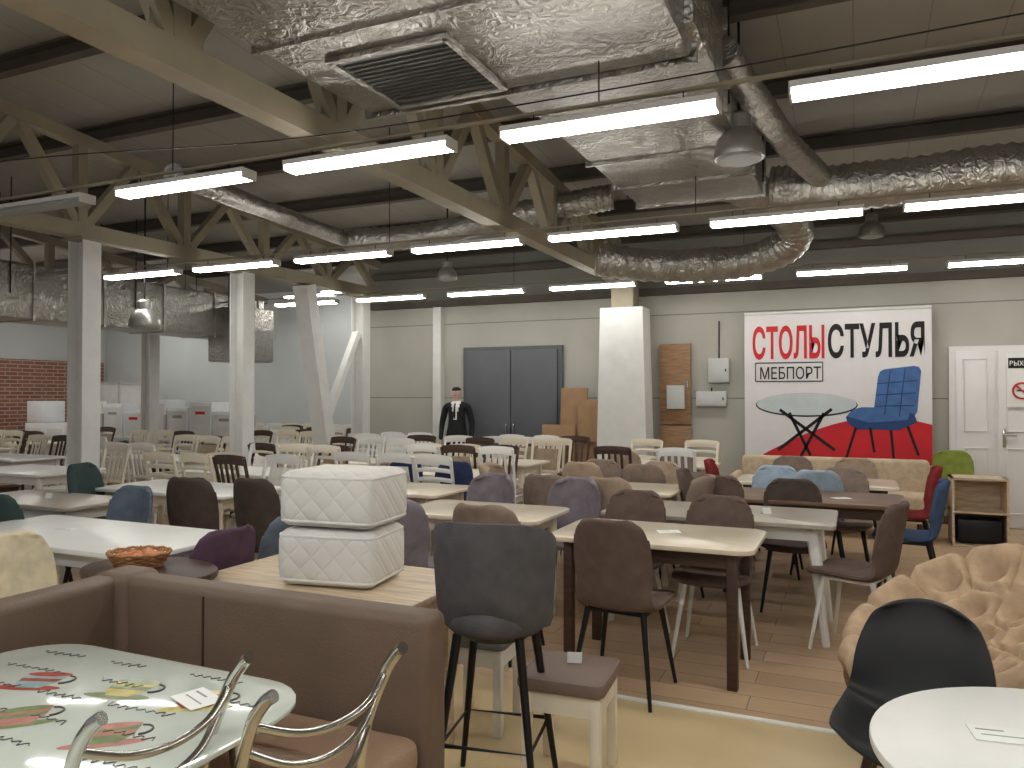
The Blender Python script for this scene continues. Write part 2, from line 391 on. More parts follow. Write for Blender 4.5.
for (y,x0,st,n) in rows:
    q=B(); xs=-12; q.box(((xs+4)/2,y,HL+.105),(4-xs,.03,.014),STEEL)
    x=-10.2
    while x<4: q.cyl((x,y,HL+.11),(x,y,roofz(y)),.004,.004,BLACKM,6); x+=3.0
    q.obj("lamp_rail")
# extra lamps added only to brighten the dark far-left walls
for (x,y) in ((-12.5,8),(-12.5,10.8),(-14.2,6),(-9.3,11.6),(-13.6,11.4),(-14.2,9.2),(-12.2,5.2),(-14.6,3.8),(-8.2,11.3),(-14.6,7.6)): place(LM,"added_fill_lamp",(x,y,3.4))
# lamps behind the viewpoint (same row grid)
for k in range(6): place(LM,"added_fill_lamp",(-4.1+1.47*k,.9,HL))
for k in range(6): place(LM,"added_fill_lamp",(-4.1+1.47*k,-.7,HL))
# ------------------------------------------------------------------ ducts
q=B(); X0,X1=-1.9,-.75
q.box(((X0+X1)/2,5.6,3.68),(X1-X0,3.4,.62),FOIL,b=.03)
q.box(((X0+X1)/2,4.2,3.70),(X1-X0+.1,.9,.68),FOIL,b=.03)
q.box((-1.75,3.1,3.64),(2.0,1.75,.72),FOIL,b=.04)
q.box((-1.75,3.99,3.64),(2.04,.035,.76),FOIL); q.box((-1.75,3.0,3.64),(2.03,.03,.75),FOIL)
yy=5.0
while yy<7.35:
    q.box(((X0+X1)/2,yy,3.68),(X1-X0+.05,.03,.67),FOIL); yy+=.76
GR=mat("vent_grille",(104,106,106),rough=.5,metal=.3,var=.1)
for k in range(4):
    a=(k%2)*2-1
    if k<2: q.box((-2.12+a*.34,3.55,3.265),(.04,.70,.03),FOIL,b=.005)
    else: q.box((-2.12,3.55+a*.335,3.265),(.70,.04,.03),FOIL,b=.005)
q.box((-2.12,3.55,3.274),(.66,.62,.014),GR)
for k in range(12): q.box((-2.12,3.30+.045*k,3.262),(.62,.005,.012),GR)
for y in (3.02,5,7):
    for x in (X0-.03,X1+.03): q.cyl((x,y,3.4),(x,y,roofz(y)),.008,.008,BLACKM,6)
q.obj("ventilation_duct")
def flex(name,P,r,m=FOIL,n=None,amp=.05):
    L=sum((Vector(P[i+1])-Vector(P[i])).length for i in range(len(P)-1)); n=n or int(L/.03)
    path=spath(P,n); R=[r*(1+amp*math.sin(k*1.7)+.03*math.sin(k*.21)) for k in range(n+1)]
    q=B(); q.tube(path,R,m,18); return q.obj(name,ang=60)
def P3(lat,d,z): a=W(lat,d); return (a[0],a[1],z)
flex("flexible_duct",[P3(.95,8.6,3.08),P3(1.4,8.55,3.0),P3(2.0,8.5,2.98),P3(2.6,8.4,3.02),P3(2.93,8.15,3.15),P3(2.9,7.9,3.33),P3(2.5,7.6,3.5),P3(2.0,7.3,3.6)],.18)
flex("flexible_duct",[(-.7,7.45,3.45),(0,7.45,3.40),(1,7.45,3.42),(2,7.45,3.44),(3.4,7.45,3.48)],.2)
flex("flexible_duct",[P3(1.3,4.75,3.68),P3(1.65,5.3,3.64),P3(2.2,6.1,3.54),P3(2.8,6.85,3.46)],.1)
flex("flexible_duct",[P3(-2.0,9.3,3.42),P3(-1,9.1,3.45),P3(.2,8.6,3.6),P3(1.1,8.4,3.72)],.14)
flex("flexible_duct",[P3(-2.65,6,3.28),P3(-2.4,7.5,3.36),P3(-2.0,9.25,3.42)],.085)
q=B(); q.box((-9.8,6.3,2.85),(.7,8.5,.7),FOIL,b=.03)
for k in range(9): q.box((-9.8,2.4+k,2.85),(.73,.03,.73),FOIL)
q.box((-9.45,10.0,2.55),(.7,.8,.9),FOIL,b=.03)
for k in range(5):
    for s in(-.36,.36): q.cyl((-9.8+s,2.5+1.8*k,2.8),(-9.8+s,2.5+1.8*k,roofz(2.5+1.8*k)),.008,.008,BLACKM,6)
q.obj("ventilation_duct")
# high-bay lamps
DOME=mat("dome_metal",(150,148,142),rough=.35,metal=.6,var=.1)
def highbay(lat,d,z,s):
    x,y=W(lat,d); q=B()
    q.lathe([(.17*s,0),(.175*s,.01*s),(.168*s,.08*s),(.15*s,.14*s),(.10*s,.19*s),(.085*s,.21*s),(.085*s,.3*s),(.05*s,.33*s)],(0,0,0),DOME)
    q.lathe([(.15*s,-.012),(.16*s,.002)],(0,0,0),LAMPOFF)
    q.cyl((0,0,.3*s),(0,0,roofz(y)-z-.01),.01,.01,BLACKM,6)
    q.obj("high_bay_lamp",(x,y,z))
highbay(1.57,5.3,3.18,.98); highbay(1.3,4.85,3.5,.55); highbay(-4.35,9.1,2.35,1.0); highbay(-.8,9.5,2.98,.7); highbay(4.1,8.75,3.36,.8)
q=B(); q.tube(spath([(-12,3.2,3.12),(-8,3.15,3.2),(-5,3.4,3.14),(-3.0,3.6,3.06),(-1,3.7,3.08),(1.5,3.7,3.12),(4,3.7,3.12)],50),.004,BLACKM,6)
q.obj("power_cable")
# ------------------------------------------------------------------ furniture meshes
CACHE={}
def modern_chair(col,leg,wrap=.06,h=1.06,wd=1.0,th=.045):
    key=("m",col,leg.name,wrap,h,wd,th)
    if key in CACHE: return CACHE[key]
    f=FAB[col] if col in FAB else MATS[col]; q=B()
    P=[(.235,.448,.17),(.20,.462,.215),(.08,.466,.228),(-.08,.458,.228),(-.17,.478,.215),(-.212,.56,.20),(-.235,.68,.208),(-.258,.80,.198),(-.272,.865,.172),(-.276,.885,.125)]
    def fn(u,v):
        y,z,hw=crom(P,v)
        k=max(0,min(1,(z-.46)/.12))
        z=.45+(z-.45)*h if z>.45 else z
        return (u*hw*wd, y+k*wrap*abs(u)**2.2, z+(1-k)*.018*u*u - (.03*abs(u)**3 if v>.8 else 0))
    q.shell(fn,12,26,th,f)
    for sx in(-1,1):
        for sy,(a,b) in ((1,(.14,.205)),(-1,(-.14,-.235))):
            q.cyl((sx*.15,a,.445),(sx*.215,b,0),.017,.010,leg,8)
        q.beam((sx*.15,.15,.435),(sx*.15,-.15,.435),.025,.015,leg)
    q.beam((-.15,.13,.435),(.15,.13,.435),.025,.015,leg); q.beam((-.15,-.13,.435),(.15,-.13,.435),.025,.015,leg)
    CACHE[key]=q.mesh("dining_chair",50); return CACHE[key]
def slat_chair(w,seat,kind=0):
    key=("s",w.name,seat,kind)
    if key in CACHE: return CACHE[key]
    q=B(); f=FAB[seat]
    q.slab(rrect(.42,.42,.04),.415,.44,w,b=.005); q.slab(rrect(.39,.39,.05),.44,.48,f,b=.015)
    for sx in(-1,1):
        q.cyl((sx*.18,.18,.42),(sx*.19,.19,0),.021,.015,w,8)
        q.tube(spath([(sx*.19,-.25,0),(sx*.185,-.19,.42),(sx*.19,-.21,.68),(sx*.2,-.28,.96)],10),[.017]*11,w,8)
        q.beam((sx*.18,.18,.38),(sx*.18,-.19,.38),.02,.05,w)
    q.beam((-.18,.18,.38),(.18,.18,.38),.02,.05,w); q.beam((-.18,-.19,.38),(.18,-.19,.38),.02,.05,w)
    def rail(z,h,y):
        q.shell(lambda u,v:(u*.2,y-.02*(1-u*u)*1.0,z+h*(v-.5)+.015*(1-u*u)),8,3,.022,w)
    rail(.93,.09,-.268); rail(.56,.04,-.195)
    if kind==0:
        for k in range(4):
            x=-.105+.07*k; q.beam((x,-.205,.56),(x,-.285,.91),.028,.012,w)
    elif kind==1:
        rail(.74,.04,-.235); rail(.83,.04,-.25)
        q.box((0,-.225,.66),(.12,.012,.18),w,rot=(.2,0,0))
    else:
        q.shell(lambda u,v:(u*.15,-.2-.085*v-.015*(1-u*u),.6+.26*v),6,5,.035,f)
    CACHE[key]=q.mesh("dining_chair",45); return CACHE[key]
def table(name,x,y,w,l,top,leg,style=0,rz=0,h=.75,r=.06,th=.028):
    q=B(); q.slab(rrect(w,l,r),h-th,h,top,b=.006)
    iw,il=w/2-.12,l/2-.1
    q.box((0,il,h-th-.045),(2*iw,.02,.09),leg); q.box((0,-il,h-th-.045),(2*iw,.02,.09),leg)
    q.box((iw,0,h-th-.045),(.02,2*il,.09),leg); q.box((-iw,0,h-th-.045),(.02,2*il,.09),leg)
    for sx in(-1,1):
        for sy in(-1,1):
            if style==0: q.box((sx*iw,sy*il,(h-th)/2),(.055,.055,h-th),leg,b=.006)
            elif style==1:
                q.tube([(sx*(iw-.02),sy*(il-.02),h-th),(sx*(iw+.06),sy*(il+.05),0)],[.042,.024],leg,8)
            else:
                c=(sx*iw,sy*il,0); H=h-th
                q.lathe([(.02,0),(.026,.03),(.018,.08),(.032,.25*H),(.024,.6*H),(.036,.68*H),(.026,.74*H),(.034,.78*H),(.034,H)],c,leg,12)
    return q.obj(name,(x,y,0),rz)
def chair(x,y,a,col,leg=BLACKM,**k): return place(modern_chair(col,leg,**k),"dining_chair",(x,y,0),a)
def wchair(x,y,a,w,seat,kind=0): return place(slat_chair(w,seat,kind),"dining_chair",(x,y,0),a)
def price_card(x,y,z=.751,rz=20,flat=False):
    q=B()
    if flat:
        q.box((0,0,.001),(.13,.09,.002),PAPER); q.box((-.02,.02,.0022),(.06,.006,.0006),PRINTG); q.box((0,-.01,.0022),(.09,.004,.0006),PRINTG)
    else:
        q.box((0,-.008,.02),(.06,.0015,.042),PAPER,rot=(-.3,0,0)); q.box((0,.008,.02),(.06,.0015,.042),PAPER,rot=(.3,0,0))
    q.obj("price_card",(x,y,z),rz)
# ---- tables
table("dining_table",-1.05,4.45,1.15,.72,CREAMTOP,DKWOOD,0,r=.09)
table("dining_table",-.86,5.46,1.5,.74,TAUPETOP,WHITE,1,r=.04)
table("dining_table",-.35,6.55,1.4,.8,MIDWOOD,DKWOOD,0)
table("dining_table",-2.1,2.8,1.12,.62,BEIGETOP,BEIGETOP,0)
table("dining_table",-4.08,3.1,1.7,.75,WHITE,WHITE,0)
table("dining_table",-2.38,4.85,1.08,.7,CREAMTOP,CREAM,2,r=.08)
table("dining_table",-3.75,5.72,1.4,.75,CREAMTOP,CREAM,2)
table("dining_table",-5.3,4.98,1.5,.75,WHITE,CREAM,2)
table("dining_table",-5.75,4.0,1.3,.62,TAUPETOP,WHITE,0)
table("dining_table",-8.1,5.5,1.3,.8,WHITE,WHITE,2)
table("dining_table",-2.0,6.55,1.3,.75,CREAMTOP,CREAM,1)
table("dining_table",-.35,7.75,1.4,.75,CREAMTOP,DKWOOD,0)
table("dining_table",-2.1,7.75,1.4,.75,DKWOOD,DKWOOD,0)
table("dining_table",-4.1,7.1,1.4,.75,CREAM,CREAM,2)
table("dining_table",-5.85,6.35,1.4,.75,WHITE,WHITE,2)
table("dining_table",-5.9,7.85,1.4,.75,CREAM,CREAM,2)
table("dining_table",-4.1,8.45,1.4,.75,CREAM,CREAM,0)
table("dining_table",-8.2,7.3,1.4,.75,WHITE,WHITE,2)
table("dining_table",-8.2,8.9,1.4,.75,CREAM,CREAM,0)
table("dining_table",-2.1,9.0,1.3,.7,CREAM,CREAM,0)
table("dining_table",-10.1,6.5,1.4,.75,WHITE,WHITE,0)
table("dining_table",-10.1,8.2,1.4,.75,CREAM,CREAM,2)
table("dining_table",-12.2,7.2,1.4,.75,WHITE,WHITE,0)
table("dining_table",-12.6,8.8,1.4,.75,CREAM,CREAM,0)
# ---- chairs near / centre
chair(-1.12,3.98,-4,"brown",h=1.1); chair(-.78,4.76,180,"brown",WHITE); chair(-1.35,4.82,176,"brown",WHITE)
chair(.0,5.2,72,"brown",WHITE); chair(-.42,5.98,184,"dkbrown"); chair(-1.0,6.0,178,"brown",WHITE)
chair(.36,6.66,86,"blue"); chair(-.65,7.09,180,"ltblue"); chair(-.1,7.09,180,"taupe"); chair(-1.12,6.7,-90,"brown")
chair(-1.08,7.8,-90,"red"); chair(.42,7.85,90,"red")
chair(-.6,8.3,180,"taupe"); chair(.0,8.3,180,"beige"); chair(-.3,7.3,0,"ltblue")
chair(-2.0,4.27,-4,"taupe",wd=1.14,wrap=.12); chair(-2.62,4.25,4,"lav",wrap=.12)
chair(-1.95,5.42,180,"lav",wrap=.14); chair(-2.65,5.42,180,"lav",wrap=.14)
chair(-2.3,6.0,0,"taupe",wrap=.12); chair(-1.78,6.0,0,"beige",wrap=.12); chair(-2.3,7.1,180,"taupe"); chair(-1.7,7.1,180,"beige")
chair(-1.3,6.2,90,"taupe",wrap=.14); chair(-2.9,6.45,-90,"beige",wrap=.14)
chair(-4.05,6.3,180,"navy"); chair(-3.5,6.3,180,"navy"); chair(-3.4,5.15,0,"dkbrown")
chair(-4.35,4.28,10,"dkbrown",h=1.2); chair(-3.85,4.42,0,"dkbrown",h=1.2); chair(-5.75,4.55,-70,"teal",h=1.2,wd=1.1)
chair(-3.0,2.86,88,"purple"); chair(-3.02,3.33,92,"bluegrey"); chair(-4.6,3.62,180,"bluegrey"); chair(-4.1,2.6,0,"navy",h=.9)
chair(-3.32,2.33,-80,"cream",CREAM,wd=1.05); chair(-5.6,3.5,0,"bluegrey"); chair(-5.1,3.45,0,"teal")
chair(-2.4,8.3,180,"beige"); chair(-1.8,8.3,180,"taupe"); chair(-2.4,7.25,0,"beige"); chair(-1.8,7.25,0,"taupe")
chair(1.02,9.95,180,"green"); 
# ---- wooden chairs mid / back left
pal=[(WHITE,"white"),(CREAM,"beige"),(DKWOOD,"beige"),(CREAM,"cream"),(WHITE,"beige"),(DKWOOD,"white"),(WHITE,"white"),(CREAM,"white")]
k=0
for (tx,ty,n) in ((-5.3,4.98,2),(-5.85,6.35,3),(-4.1,7.1,3),(-5.9,7.85,3),(-4.1,8.45,3),(-8.2,7.3,3),(-8.2,8.9,3),(-8.1,5.5,2),(-2.1,9.0,2),(-10.1,6.5,3),(-10.1,8.2,3),(-12.2,7.2,3),(-12.6,8.8,3)):
    for sx in ((-.34,.34) if n==2 else (-.47,0,.47)):
        for sd in (-1,1):
            if ty in (4.98,5.5) and sd<0: continue
            w,s=pal[(k*5+int(tx*3))%8]; k+=1
            wchair(tx+sx+random.uniform(-.015,.015),ty+sd*.5+random.uniform(-.03,.03),(0 if sd<0 else 180)+random.uniform(-4,4),w,s,random.choice((0,1,2)))
def chair_row(x0,x1,y,step=.5,skip=()):
    x=x0
    while x<x1:
        if all(abs(x-a)>.45 for a in skip):
            w,s=random.choice(pal); wchair(x,y+random.uniform(-.03,.03),random.uniform(165,195),w,s,random.choice((0,1,2)))
        x+=step
chair_row(-6.5,-3.4,9.75,.5,(-5.42,)); chair_row(-9.2,-7.7,9.95,.5); chair_row(-9.2,-7.7,10.7,.48); chair_row(-13.0,-7.8,11.35,.48); chair_row(-12.6,-7.8,11.95,.48)
chair_row(-5.0,-3.4,9.25,.48); chair_row(-6.5,-5.1,9.15,.48)
# price cards
for (x,y) in ((-1.0,4.5),(-.55,5.45),(-4.3,3.1),(-3.6,5.7),(-2.3,4.9),(-5.2,5.0),(-2,6.5),(-.1,6.5),(-5.7,4.0),(-.4,7.8),(-4.1,7.1),(-5.9,6.3)):
    price_card(x,y,rz=random.uniform(0,40),flat=random.random()<.6)
# ------------------------------------------------------------------ beige upholstered bench below the banner
q=B(); BG=fabric("bench_beige",(196,178,150)); L=2.0
q.box((0,0,.40),(L,.52,.16),BG,b=.04,seg=4); q.box((0,.22,.62),(L,.14,.42),BG,b=.05,seg=4)
for s in(-1,1): q.box((s*(L/2+.04),.0,.42),(.1,.56,.44),BG,b=.04,seg=4)
for x in (-.5,0,.5): q.box((x,-.035,.483),(.008,.42,.004),MIDWOOD)
q.box((0,0,.25),(L-.1,.44,.14),BG)
for x in (-.9,.9):
    for y in (-.18,.18): q.box((x,y,.09),(.06,.06,.18),DKWOOD)
q.obj("upholstered_bench",(-.25,9.45,0))
# ------------------------------------------------------------------ quilted pouffes
for k,(dx,dz,rz) in enumerate(((0,.751,9),(.01,.995,6))):
    q=B(); q.box((0,0,.121),(.45,.36,.235),QUILT,b=.05,seg=4)
    for z in(.03,.212): q.tube([(p[0],p[1],z) for p in rrect(.44,.35,.05)],.006,WHITE,6,closed=True)
    q.obj("quilted_mattress_sample",(-2.03+dx,2.76,dz),rz,ang=60)
# ------------------------------------------------------------------ corner bench
q=B()
def pad(c,size,m,b=.035): q.box(c,size,m,b=b,seg=4)
pad((-1.88,2.11,.60),(1.38,.13,.54),BROWNLEATH)            # long back
pad((-2.58,1.35,.60),(.13,1.6,.54),BROWNLEATH)             # side back
pad((-2.56,2.11,.60),(.18,.18,.56),BROWNLEATH)
pad((-1.8,1.86,.46),(1.2,.35,.12),SEATLEATH,b=.045)
pad((-2.3,1.2,.46),(.42,1.3,.12),SEATLEATH,b=.045)
q.box((-1.88,2.12,.2),(1.34,.04,.36),BROWNLEATH); q.box((-2.59,1.35,.2),(.04,1.5,.36),BROWNLEATH)
q.box((-1.8,1.86,.34),(1.16,.32,.11),MIDWOOD); q.box((-2.3,1.2,.34),(.4,1.3,.11),MIDWOOD)
for (x,y) in ((-1.27,1.74),(-1.27,2.0),(-2.1,1.74),(-2.45,.62),(-2.14,.62),(-2.45,2.0)): q.box((x,y,.14),(.05,.05,.28),DKWOOD)
q.box((-2.1,2.043,.6),(.006,.006,.48),DKWOOD)
q.obj("corner_bench")
# ------------------------------------------------------------------ printed glass table
GLT=mat("printed_glass",(204,212,202),rough=.08,var=.08,scale=4,coat=.6)
q=B(); q.slab(rrect(1.12,1.15,.2),.738,.75,GLT,b=.003); q.slab(rrect(1.0,1.05,.12),.722,.738,CREAM)
cols=[mat("print_"+n,c,rough=.15,var=.2,scale=20) for n,c in (("rose",(166,86,76)),("yellow",(200,186,116)),("green",(134,146,108)),("sky",(146,172,174)),("pink",(190,136,124)))]
PD=mat("print_dark",(66,62,60),rough=.3,var=.05)
def flat(pts,m,z=.7508): q.add([(a,b,z) for a,b in pts],[list(range(len(pts)))],m)
def cup(cx,cy,s,rot,m,m2):
    c,sn=math.cos(rot),math.sin(rot); T=lambda p:(cx+s*(p[0]*c-p[1]*sn),cy+s*(p[0]*sn+p[1]*c))
    flat([T((.088*math.cos(a),-.045+.018*math.sin(a))) for a in [k*math.pi/8 for k in range(16)]],m2,.7506)
    flat([T(p) for p in ((-.06,.045),(.06,.045),(.052,-.01),(.03,-.045),(-.03,-.045),(-.052,-.01))],m)
    flat([T((.06*math.cos(a),.045+.016*math.sin(a))) for a in [k*math.pi/8 for k in range(16)]],m2,.7512)
    q.tube([T((.062+.025*math.sin(a),.01+.025*math.cos(a)))+(.7515,) for a in [k*math.pi/6 for k in range(7)]],.003,PD,5)
    flat([T(p) for p in ((-.055,.015),(.055,.015),(.05,-.005),(-.05,-.005))],m2,.7514)
for i,(cx,cy,rot) in enumerate(((.30,.38,.2),(.06,.36,-.1),(.26,.14,.3),(-.22,.3,.0),(-.03,.12,.4),(.36,-.1,-.2),(-.3,.02,.3),(.1,-.2,.2),(-.15,-.3,0))):
    cup(cx,cy,1.1,rot+.35,cols[i%5],cols[(i+1+i//2)%5])
random.seed(3)
for L in range(9):
    yb=.50-.12*L; x=-.44; 
    while x<.38:
        n=random.randint(5,10); P=[]
        for k in range(n*3): P.append((x+k*.009,yb+.06*(x+k*.009)+.012*math.sin(k*1.9+L)*random.uniform(.3,1.3),.7517))
        q.tube(P,.0013,PD,4); x+=n*.027+.07+random.uniform(0,.1)
for sx in(-1,1):
    for sy in(-1,1): q.tube([(sx*.38,sy*.42,.73),(sx*.42,sy*.47,0)],[.025,.025],CHROME,12)
q.box((0,0,.69),(.8,.9,.05),CREAM)
q.obj("glass_kitchen_table",(-1.87,1.14,0))
price_card(-1.58,1.52,.753,-20,True)
# ------------------------------------------------------------------ chrome chairs
def chrome_chair():
    q=B(); R=.0125
    q.slab(rrect(.37,.38,.09),.43,.475,SEATLEATH,b=.018)
    for sx in(-1,1):
        q.tube(spath([(sx*.185,-.24,0),(sx*.18,-.2,.3),(sx*.175,-.19,.47),(sx*.18,-.215,.7),(sx*.19,-.275,.86),(sx*.19,-.32,.925),(sx*.185,-.345,.945)],28),[R*1.15]*29,CHROME,12)
        q.tube([(sx*.165,.16,.44),(sx*.19,.2,0)],R,CHROME,12)
        q.tube([(sx*.165,.16,.425),(sx*.175,-.19,.425)],R*.8,CHROME,10)
    q.tube([(-.165,.16,.425),(.165,.16,.425)],R*.8,CHROME,10); q.tube([(-.175,-.19,.425),(.175,-.19,.425)],R*.8,CHROME,10)
    for z,y,sag in ((.87,-.28,.05),(.81,-.25,.07),(.74,-.225,.09)):
        q.tube(spath([(-.19,y,z),(-.1,y-.035,z-sag*.75),(0,y-.045,z-sag),(.1,y-.035,z-sag*.75),(.19,y,z)],20),R*.75,CHROME,10)
    return q.mesh("chrome_chair",60)
cc=chrome_chair(); place(cc,"chrome_chair",(-1.63,1.21,0),88); place(cc,"chrome_chair",(-1.37,1.48,0),78)
# ------------------------------------------------------------------ bar stool
q=B(); F=FAB["charcoal"]
q.lathe([(.12,.65),(.18,.655),(.205,.68),(.21,.72),(.195,.755),(.15,.765),(.01,.768)],(0,0,0),F,32)
def fn(u,v):
    a=math.radians(-90+u*96); r=.193+.02*v-.012*math.cos(u*3.1)
    top=1.09-.09*abs(u)**3; bot=.71-.04*abs(u)**1.5
    if abs(u)<.45: bot+=.045*(1-(u/.45)**2)
    z=bot+(top-bot)*v
    return (r*1.0*math.cos(a),r*math.sin(a)-.01-.04*v*(1-u*u),z)
q.shell(fn,30,10,.045,F)
q.lathe([(.13,.625),(.15,.652)],(0,0,0),BLACKM,20)
for sx in(-1,1):
    for sy in(-1,1): q.tube([(sx*.12,sy*.12,.65),(sx*.2,sy*.2,0)],[.018,.011],BLACKM,10)
q.tube([(a*.17,b*.17,.25) for a,b in((-1,-1),(1,-1),(1,1),(-1,1))],.009,BLACKM,8,closed=True)
x,y=W(-.06,3.0); q.obj("bar_stool",(x,y,0),10,ang=60)
# small stools
def stool(lat,d,h,seat,leg,rz=0,s=.36):
    x,y=W(lat,d); q=B(); q.slab(rrect(s,s,.04),h-.06,h,seat,b=.02); q.box((0,0,h-.1),(s-.05,s-.05,.08),leg)
    for sx in(-1,1):
        for sy in(-1,1): q.box((sx*(s/2-.04),sy*(s/2-.04),(h-.06)/2),(.04,.04,h-.06),leg,b=.005)
    q.obj("upholstered_stool",(x,y,0),rz)
    return x,y
STC=mat("stool_brown",(116,97,86),rough=.6,var=.06)
sx_,sy_=stool(.24,3.17,.44,STC,CREAM,4,.36)
price_card(sx_+.0,sy_+.05,.441,15)
stool(-.14,3.68,.45,FAB["grey"],WHITE,4,.34)
# ------------------------------------------------------------------ round table, right
q=B(); circ=[(.45*math.cos(a),.45*math.sin(a)) for a in [k*math.pi/36 for k in range(72)]]
q.slab(circ,.725,.75,WHITE,b=.006)
q.lathe([(.22,0),(.22,.012),(.1,.04),(.045,.12),(.03,.35),(.035,.6),(.1,.70),(.14,.725)],(0,0,0),WHITE)
x,y=W(1.27,1.68); q.obj("round_pedestal_table",(x,y,0))
x,y=W(1.15,1.82); price_card(x,y,.751,8,True)
# ------------------------------------------------------------------ black shell chair
BPL=mat("black_plastic",(28,28,30),rough=.5,var=.05)
q=B()
P=[(.24,.425,.16),(.2,.452,.215),(.08,.445,.235),(-.08,.435,.24),(-.17,.462,.232),(-.215,.55,.222),(-.25,.66,.21),(-.285,.75,.185),(-.30,.80,.155),(-.303,.825,.11)]
def fn(u,v):
    y,z,hw=crom(P,v); k=max(0,min(1,(z-.44)/.14)); t=max(0,min(1,(v-.5)/.3))
    return (u*hw,y+k*.05*abs(u)**2.0,z+(1-k)*.06*abs(u)**2.5-t*.03*abs(u)**2)
q.shell(fn,18,30,.02,BPL)
for sx in(-1,1):
    for a,b in((.12,.2),(-.12,-.2)): q.tube([(sx*.11,a,.43),(sx*.21,b,0)],[.016,.011],DKWOOD,8)
q.beam((-.11,.12,.4),(.11,-.12,.4),.015,.02,BLACKM); q.beam((.11,.12,.4),(-.11,-.12,.4),.015,.02,BLACKM)
x,y=W(1.30,2.50); 
q.obj("shell_chair",(x,y,0),24+180-34,ang=60)
# ------------------------------------------------------------------ papasan chair
PAP=fabric("papasan_fabric",(188,162,134)); RAT=wood("rattan",(120,84,52))
q=B(); R=.57; btn=[(0,0)]+[(.2*math.cos(a),.2*math.sin(a)) for a in [k*math.pi/3 for k in range(6)]]+[(.40*math.cos(a+.2),.40*math.sin(a+.2)) for a in [k*math.pi/6 for k in range(12)]]
nr,na=44,120; vs=[];fs=[]
def ztop(x,y):
    r=math.hypot(x,y); z=.16*(r/R)**2
    dmin=sorted(math.hypot(x-a,y-b) for a,b in btn); d1,d2=dmin[0],dmin[1]
    z+=.12*(1-math.exp(-(d1/.06)**2))-.05*math.exp(-((d2-d1)/.028)**2)
    e=max(0,(r-.47)/.1); z-=.07*e*e*1.3
    return z
for j in range(nr+1):
    r=R*j/nr
    for i in range(na):
        a=2*math.pi*i/na; rr=r*(1+.03*math.sin(12*a+1)*(j/nr)**4); x,y=rr*math.cos(a),rr*math.sin(a); vs.append((x,y,ztop(x,y)))
o=len(vs)
for j in range(nr+1):
    r=R*j/nr
    for i in range(na):
        a=2*math.pi*i/na; rr=r*(1+.03*math.sin(12*a+1)*(j/nr)**4); vs.append((rr*math.cos(a),rr*math.sin(a),.16*(r/R)**2-.06+(.01*(j/nr)**6)))
for j in range(nr):
    for i in range(na):
        l=(i+1)%na; fs.append([j*na+i,j*na+l,(j+1)*na+l,(j+1)*na+i]); fs.append([o+j*na+l,o+j*na+i,o+(j+1)*na+i,o+(j+1)*na+l])
for i in range(na):
    l=(i+1)%na; fs.append([nr*na+i,nr*na+l,o+nr*na+l,o+nr*na+i])
tilt=Matrix.Translation((0,0,.43))@Matrix.Rotation(math.radians(-29),4,Vector((-.12,1,0)).normalized())
q.add(vs,fs,PAP,tilt)
for (bx,by) in btn:
    c=tilt@Vector((bx,by,ztop(bx,by)+.006)); q.lathe([(.004,-.01),(.014,-.006),(.016,0),(.010,.008),(.002,.010)],c,PAP,10)
for rr,zz,t in ((.575,.085,.02),(.42,.01,.014),(.25,-.05,.014)):
    q.tube([tilt@Vector((rr*math.cos(a),rr*math.sin(a),zz)) for a in [k*math.pi/24 for k in range(48)]],t,RAT,8,closed=True)
for k in range(12):
    a=k*math.pi/6; q.tube([tilt@Vector((r*math.cos(a),r*math.sin(a),z)) for r,z in((.575,.08),(.42,.005),(.25,-.055),(.05,-.08))],.009,RAT,6)
q.tube([(.36*math.cos(a),.36*math.sin(a),.02) for a in [k*math.pi/20 for k in range(40)]],.02,RAT,8,closed=True)
q.tube([(.26*math.cos(a),.26*math.sin(a),.27) for a in [k*math.pi/20 for k in range(40)]],.016,RAT,8,closed=True)
for k in range(8):
    a=k*math.pi/4; q.cyl((.36*math.cos(a),.36*math.sin(a),.02),(.26*math.cos(a+.4),.26*math.sin(a+.4),.27),.012,.012,RAT)
x,y=W(2.06,3.35); q.obj("papasan_chair",(x,y,0),24,ang=80)
# ------------------------------------------------------------------ dark oval side table with basket
q=B(); q.slab([(.33*math.cos(a),.22*math.sin(a)) for a in [k*math.pi/20 for k in range(40)]],.77,.8,DKWOOD,b=.008)
q.lathe([(.18,0),(.18,.02),(.05,.08),(.035,.4),(.06,.7),(.12,.77)],(0,0,0),DKWOOD,20); q.obj("side_table",(-2.80,2.42,0))
WK=mat("wicker",(164,118,72),rough=.7,var=.3,scale=30); OR=mat("basket_lining",(206,136,98),rough=.8,var=.2)
q=B()
for k in range(7):
    r=.08+.005*k; q.tube([(r*1.2*math.cos(a),r*math.sin(a),.01+.009*k+.003*math.sin(a*12+k*math.pi)) for a in [j*math.pi/24 for j in range(48)]],.006,WK,6,closed=True)
q.slab([(.1*math.cos(a),.08*math.sin(a)) for a in [k*math.pi/12 for k in range(24)]],.003,.01,WK)
for k in range(16):
    a=k*math.pi/8; q.cyl((.092*math.cos(a),.076*math.sin(a),.005),(.134*math.cos(a),.112*math.sin(a),.07),.004,.004,WK,6)
q.slab([(.118*math.cos(a),.098*math.sin(a)) for a in [k*math.pi/12 for k in range(24)]],.035,.05,OR,b=.006)
for k in range(5):
    a=k*1.25; q.box((.055*math.cos(a),.045*math.sin(a),.055),(.05,.035,.02),OR,b=.006,rot=(.2,.1,a))
q.obj("wicker_basket",(-2.86,2.42,.801),20,ang=80)
PK=mat("pink_card",(190,60,96),rough=.5,var=.05)
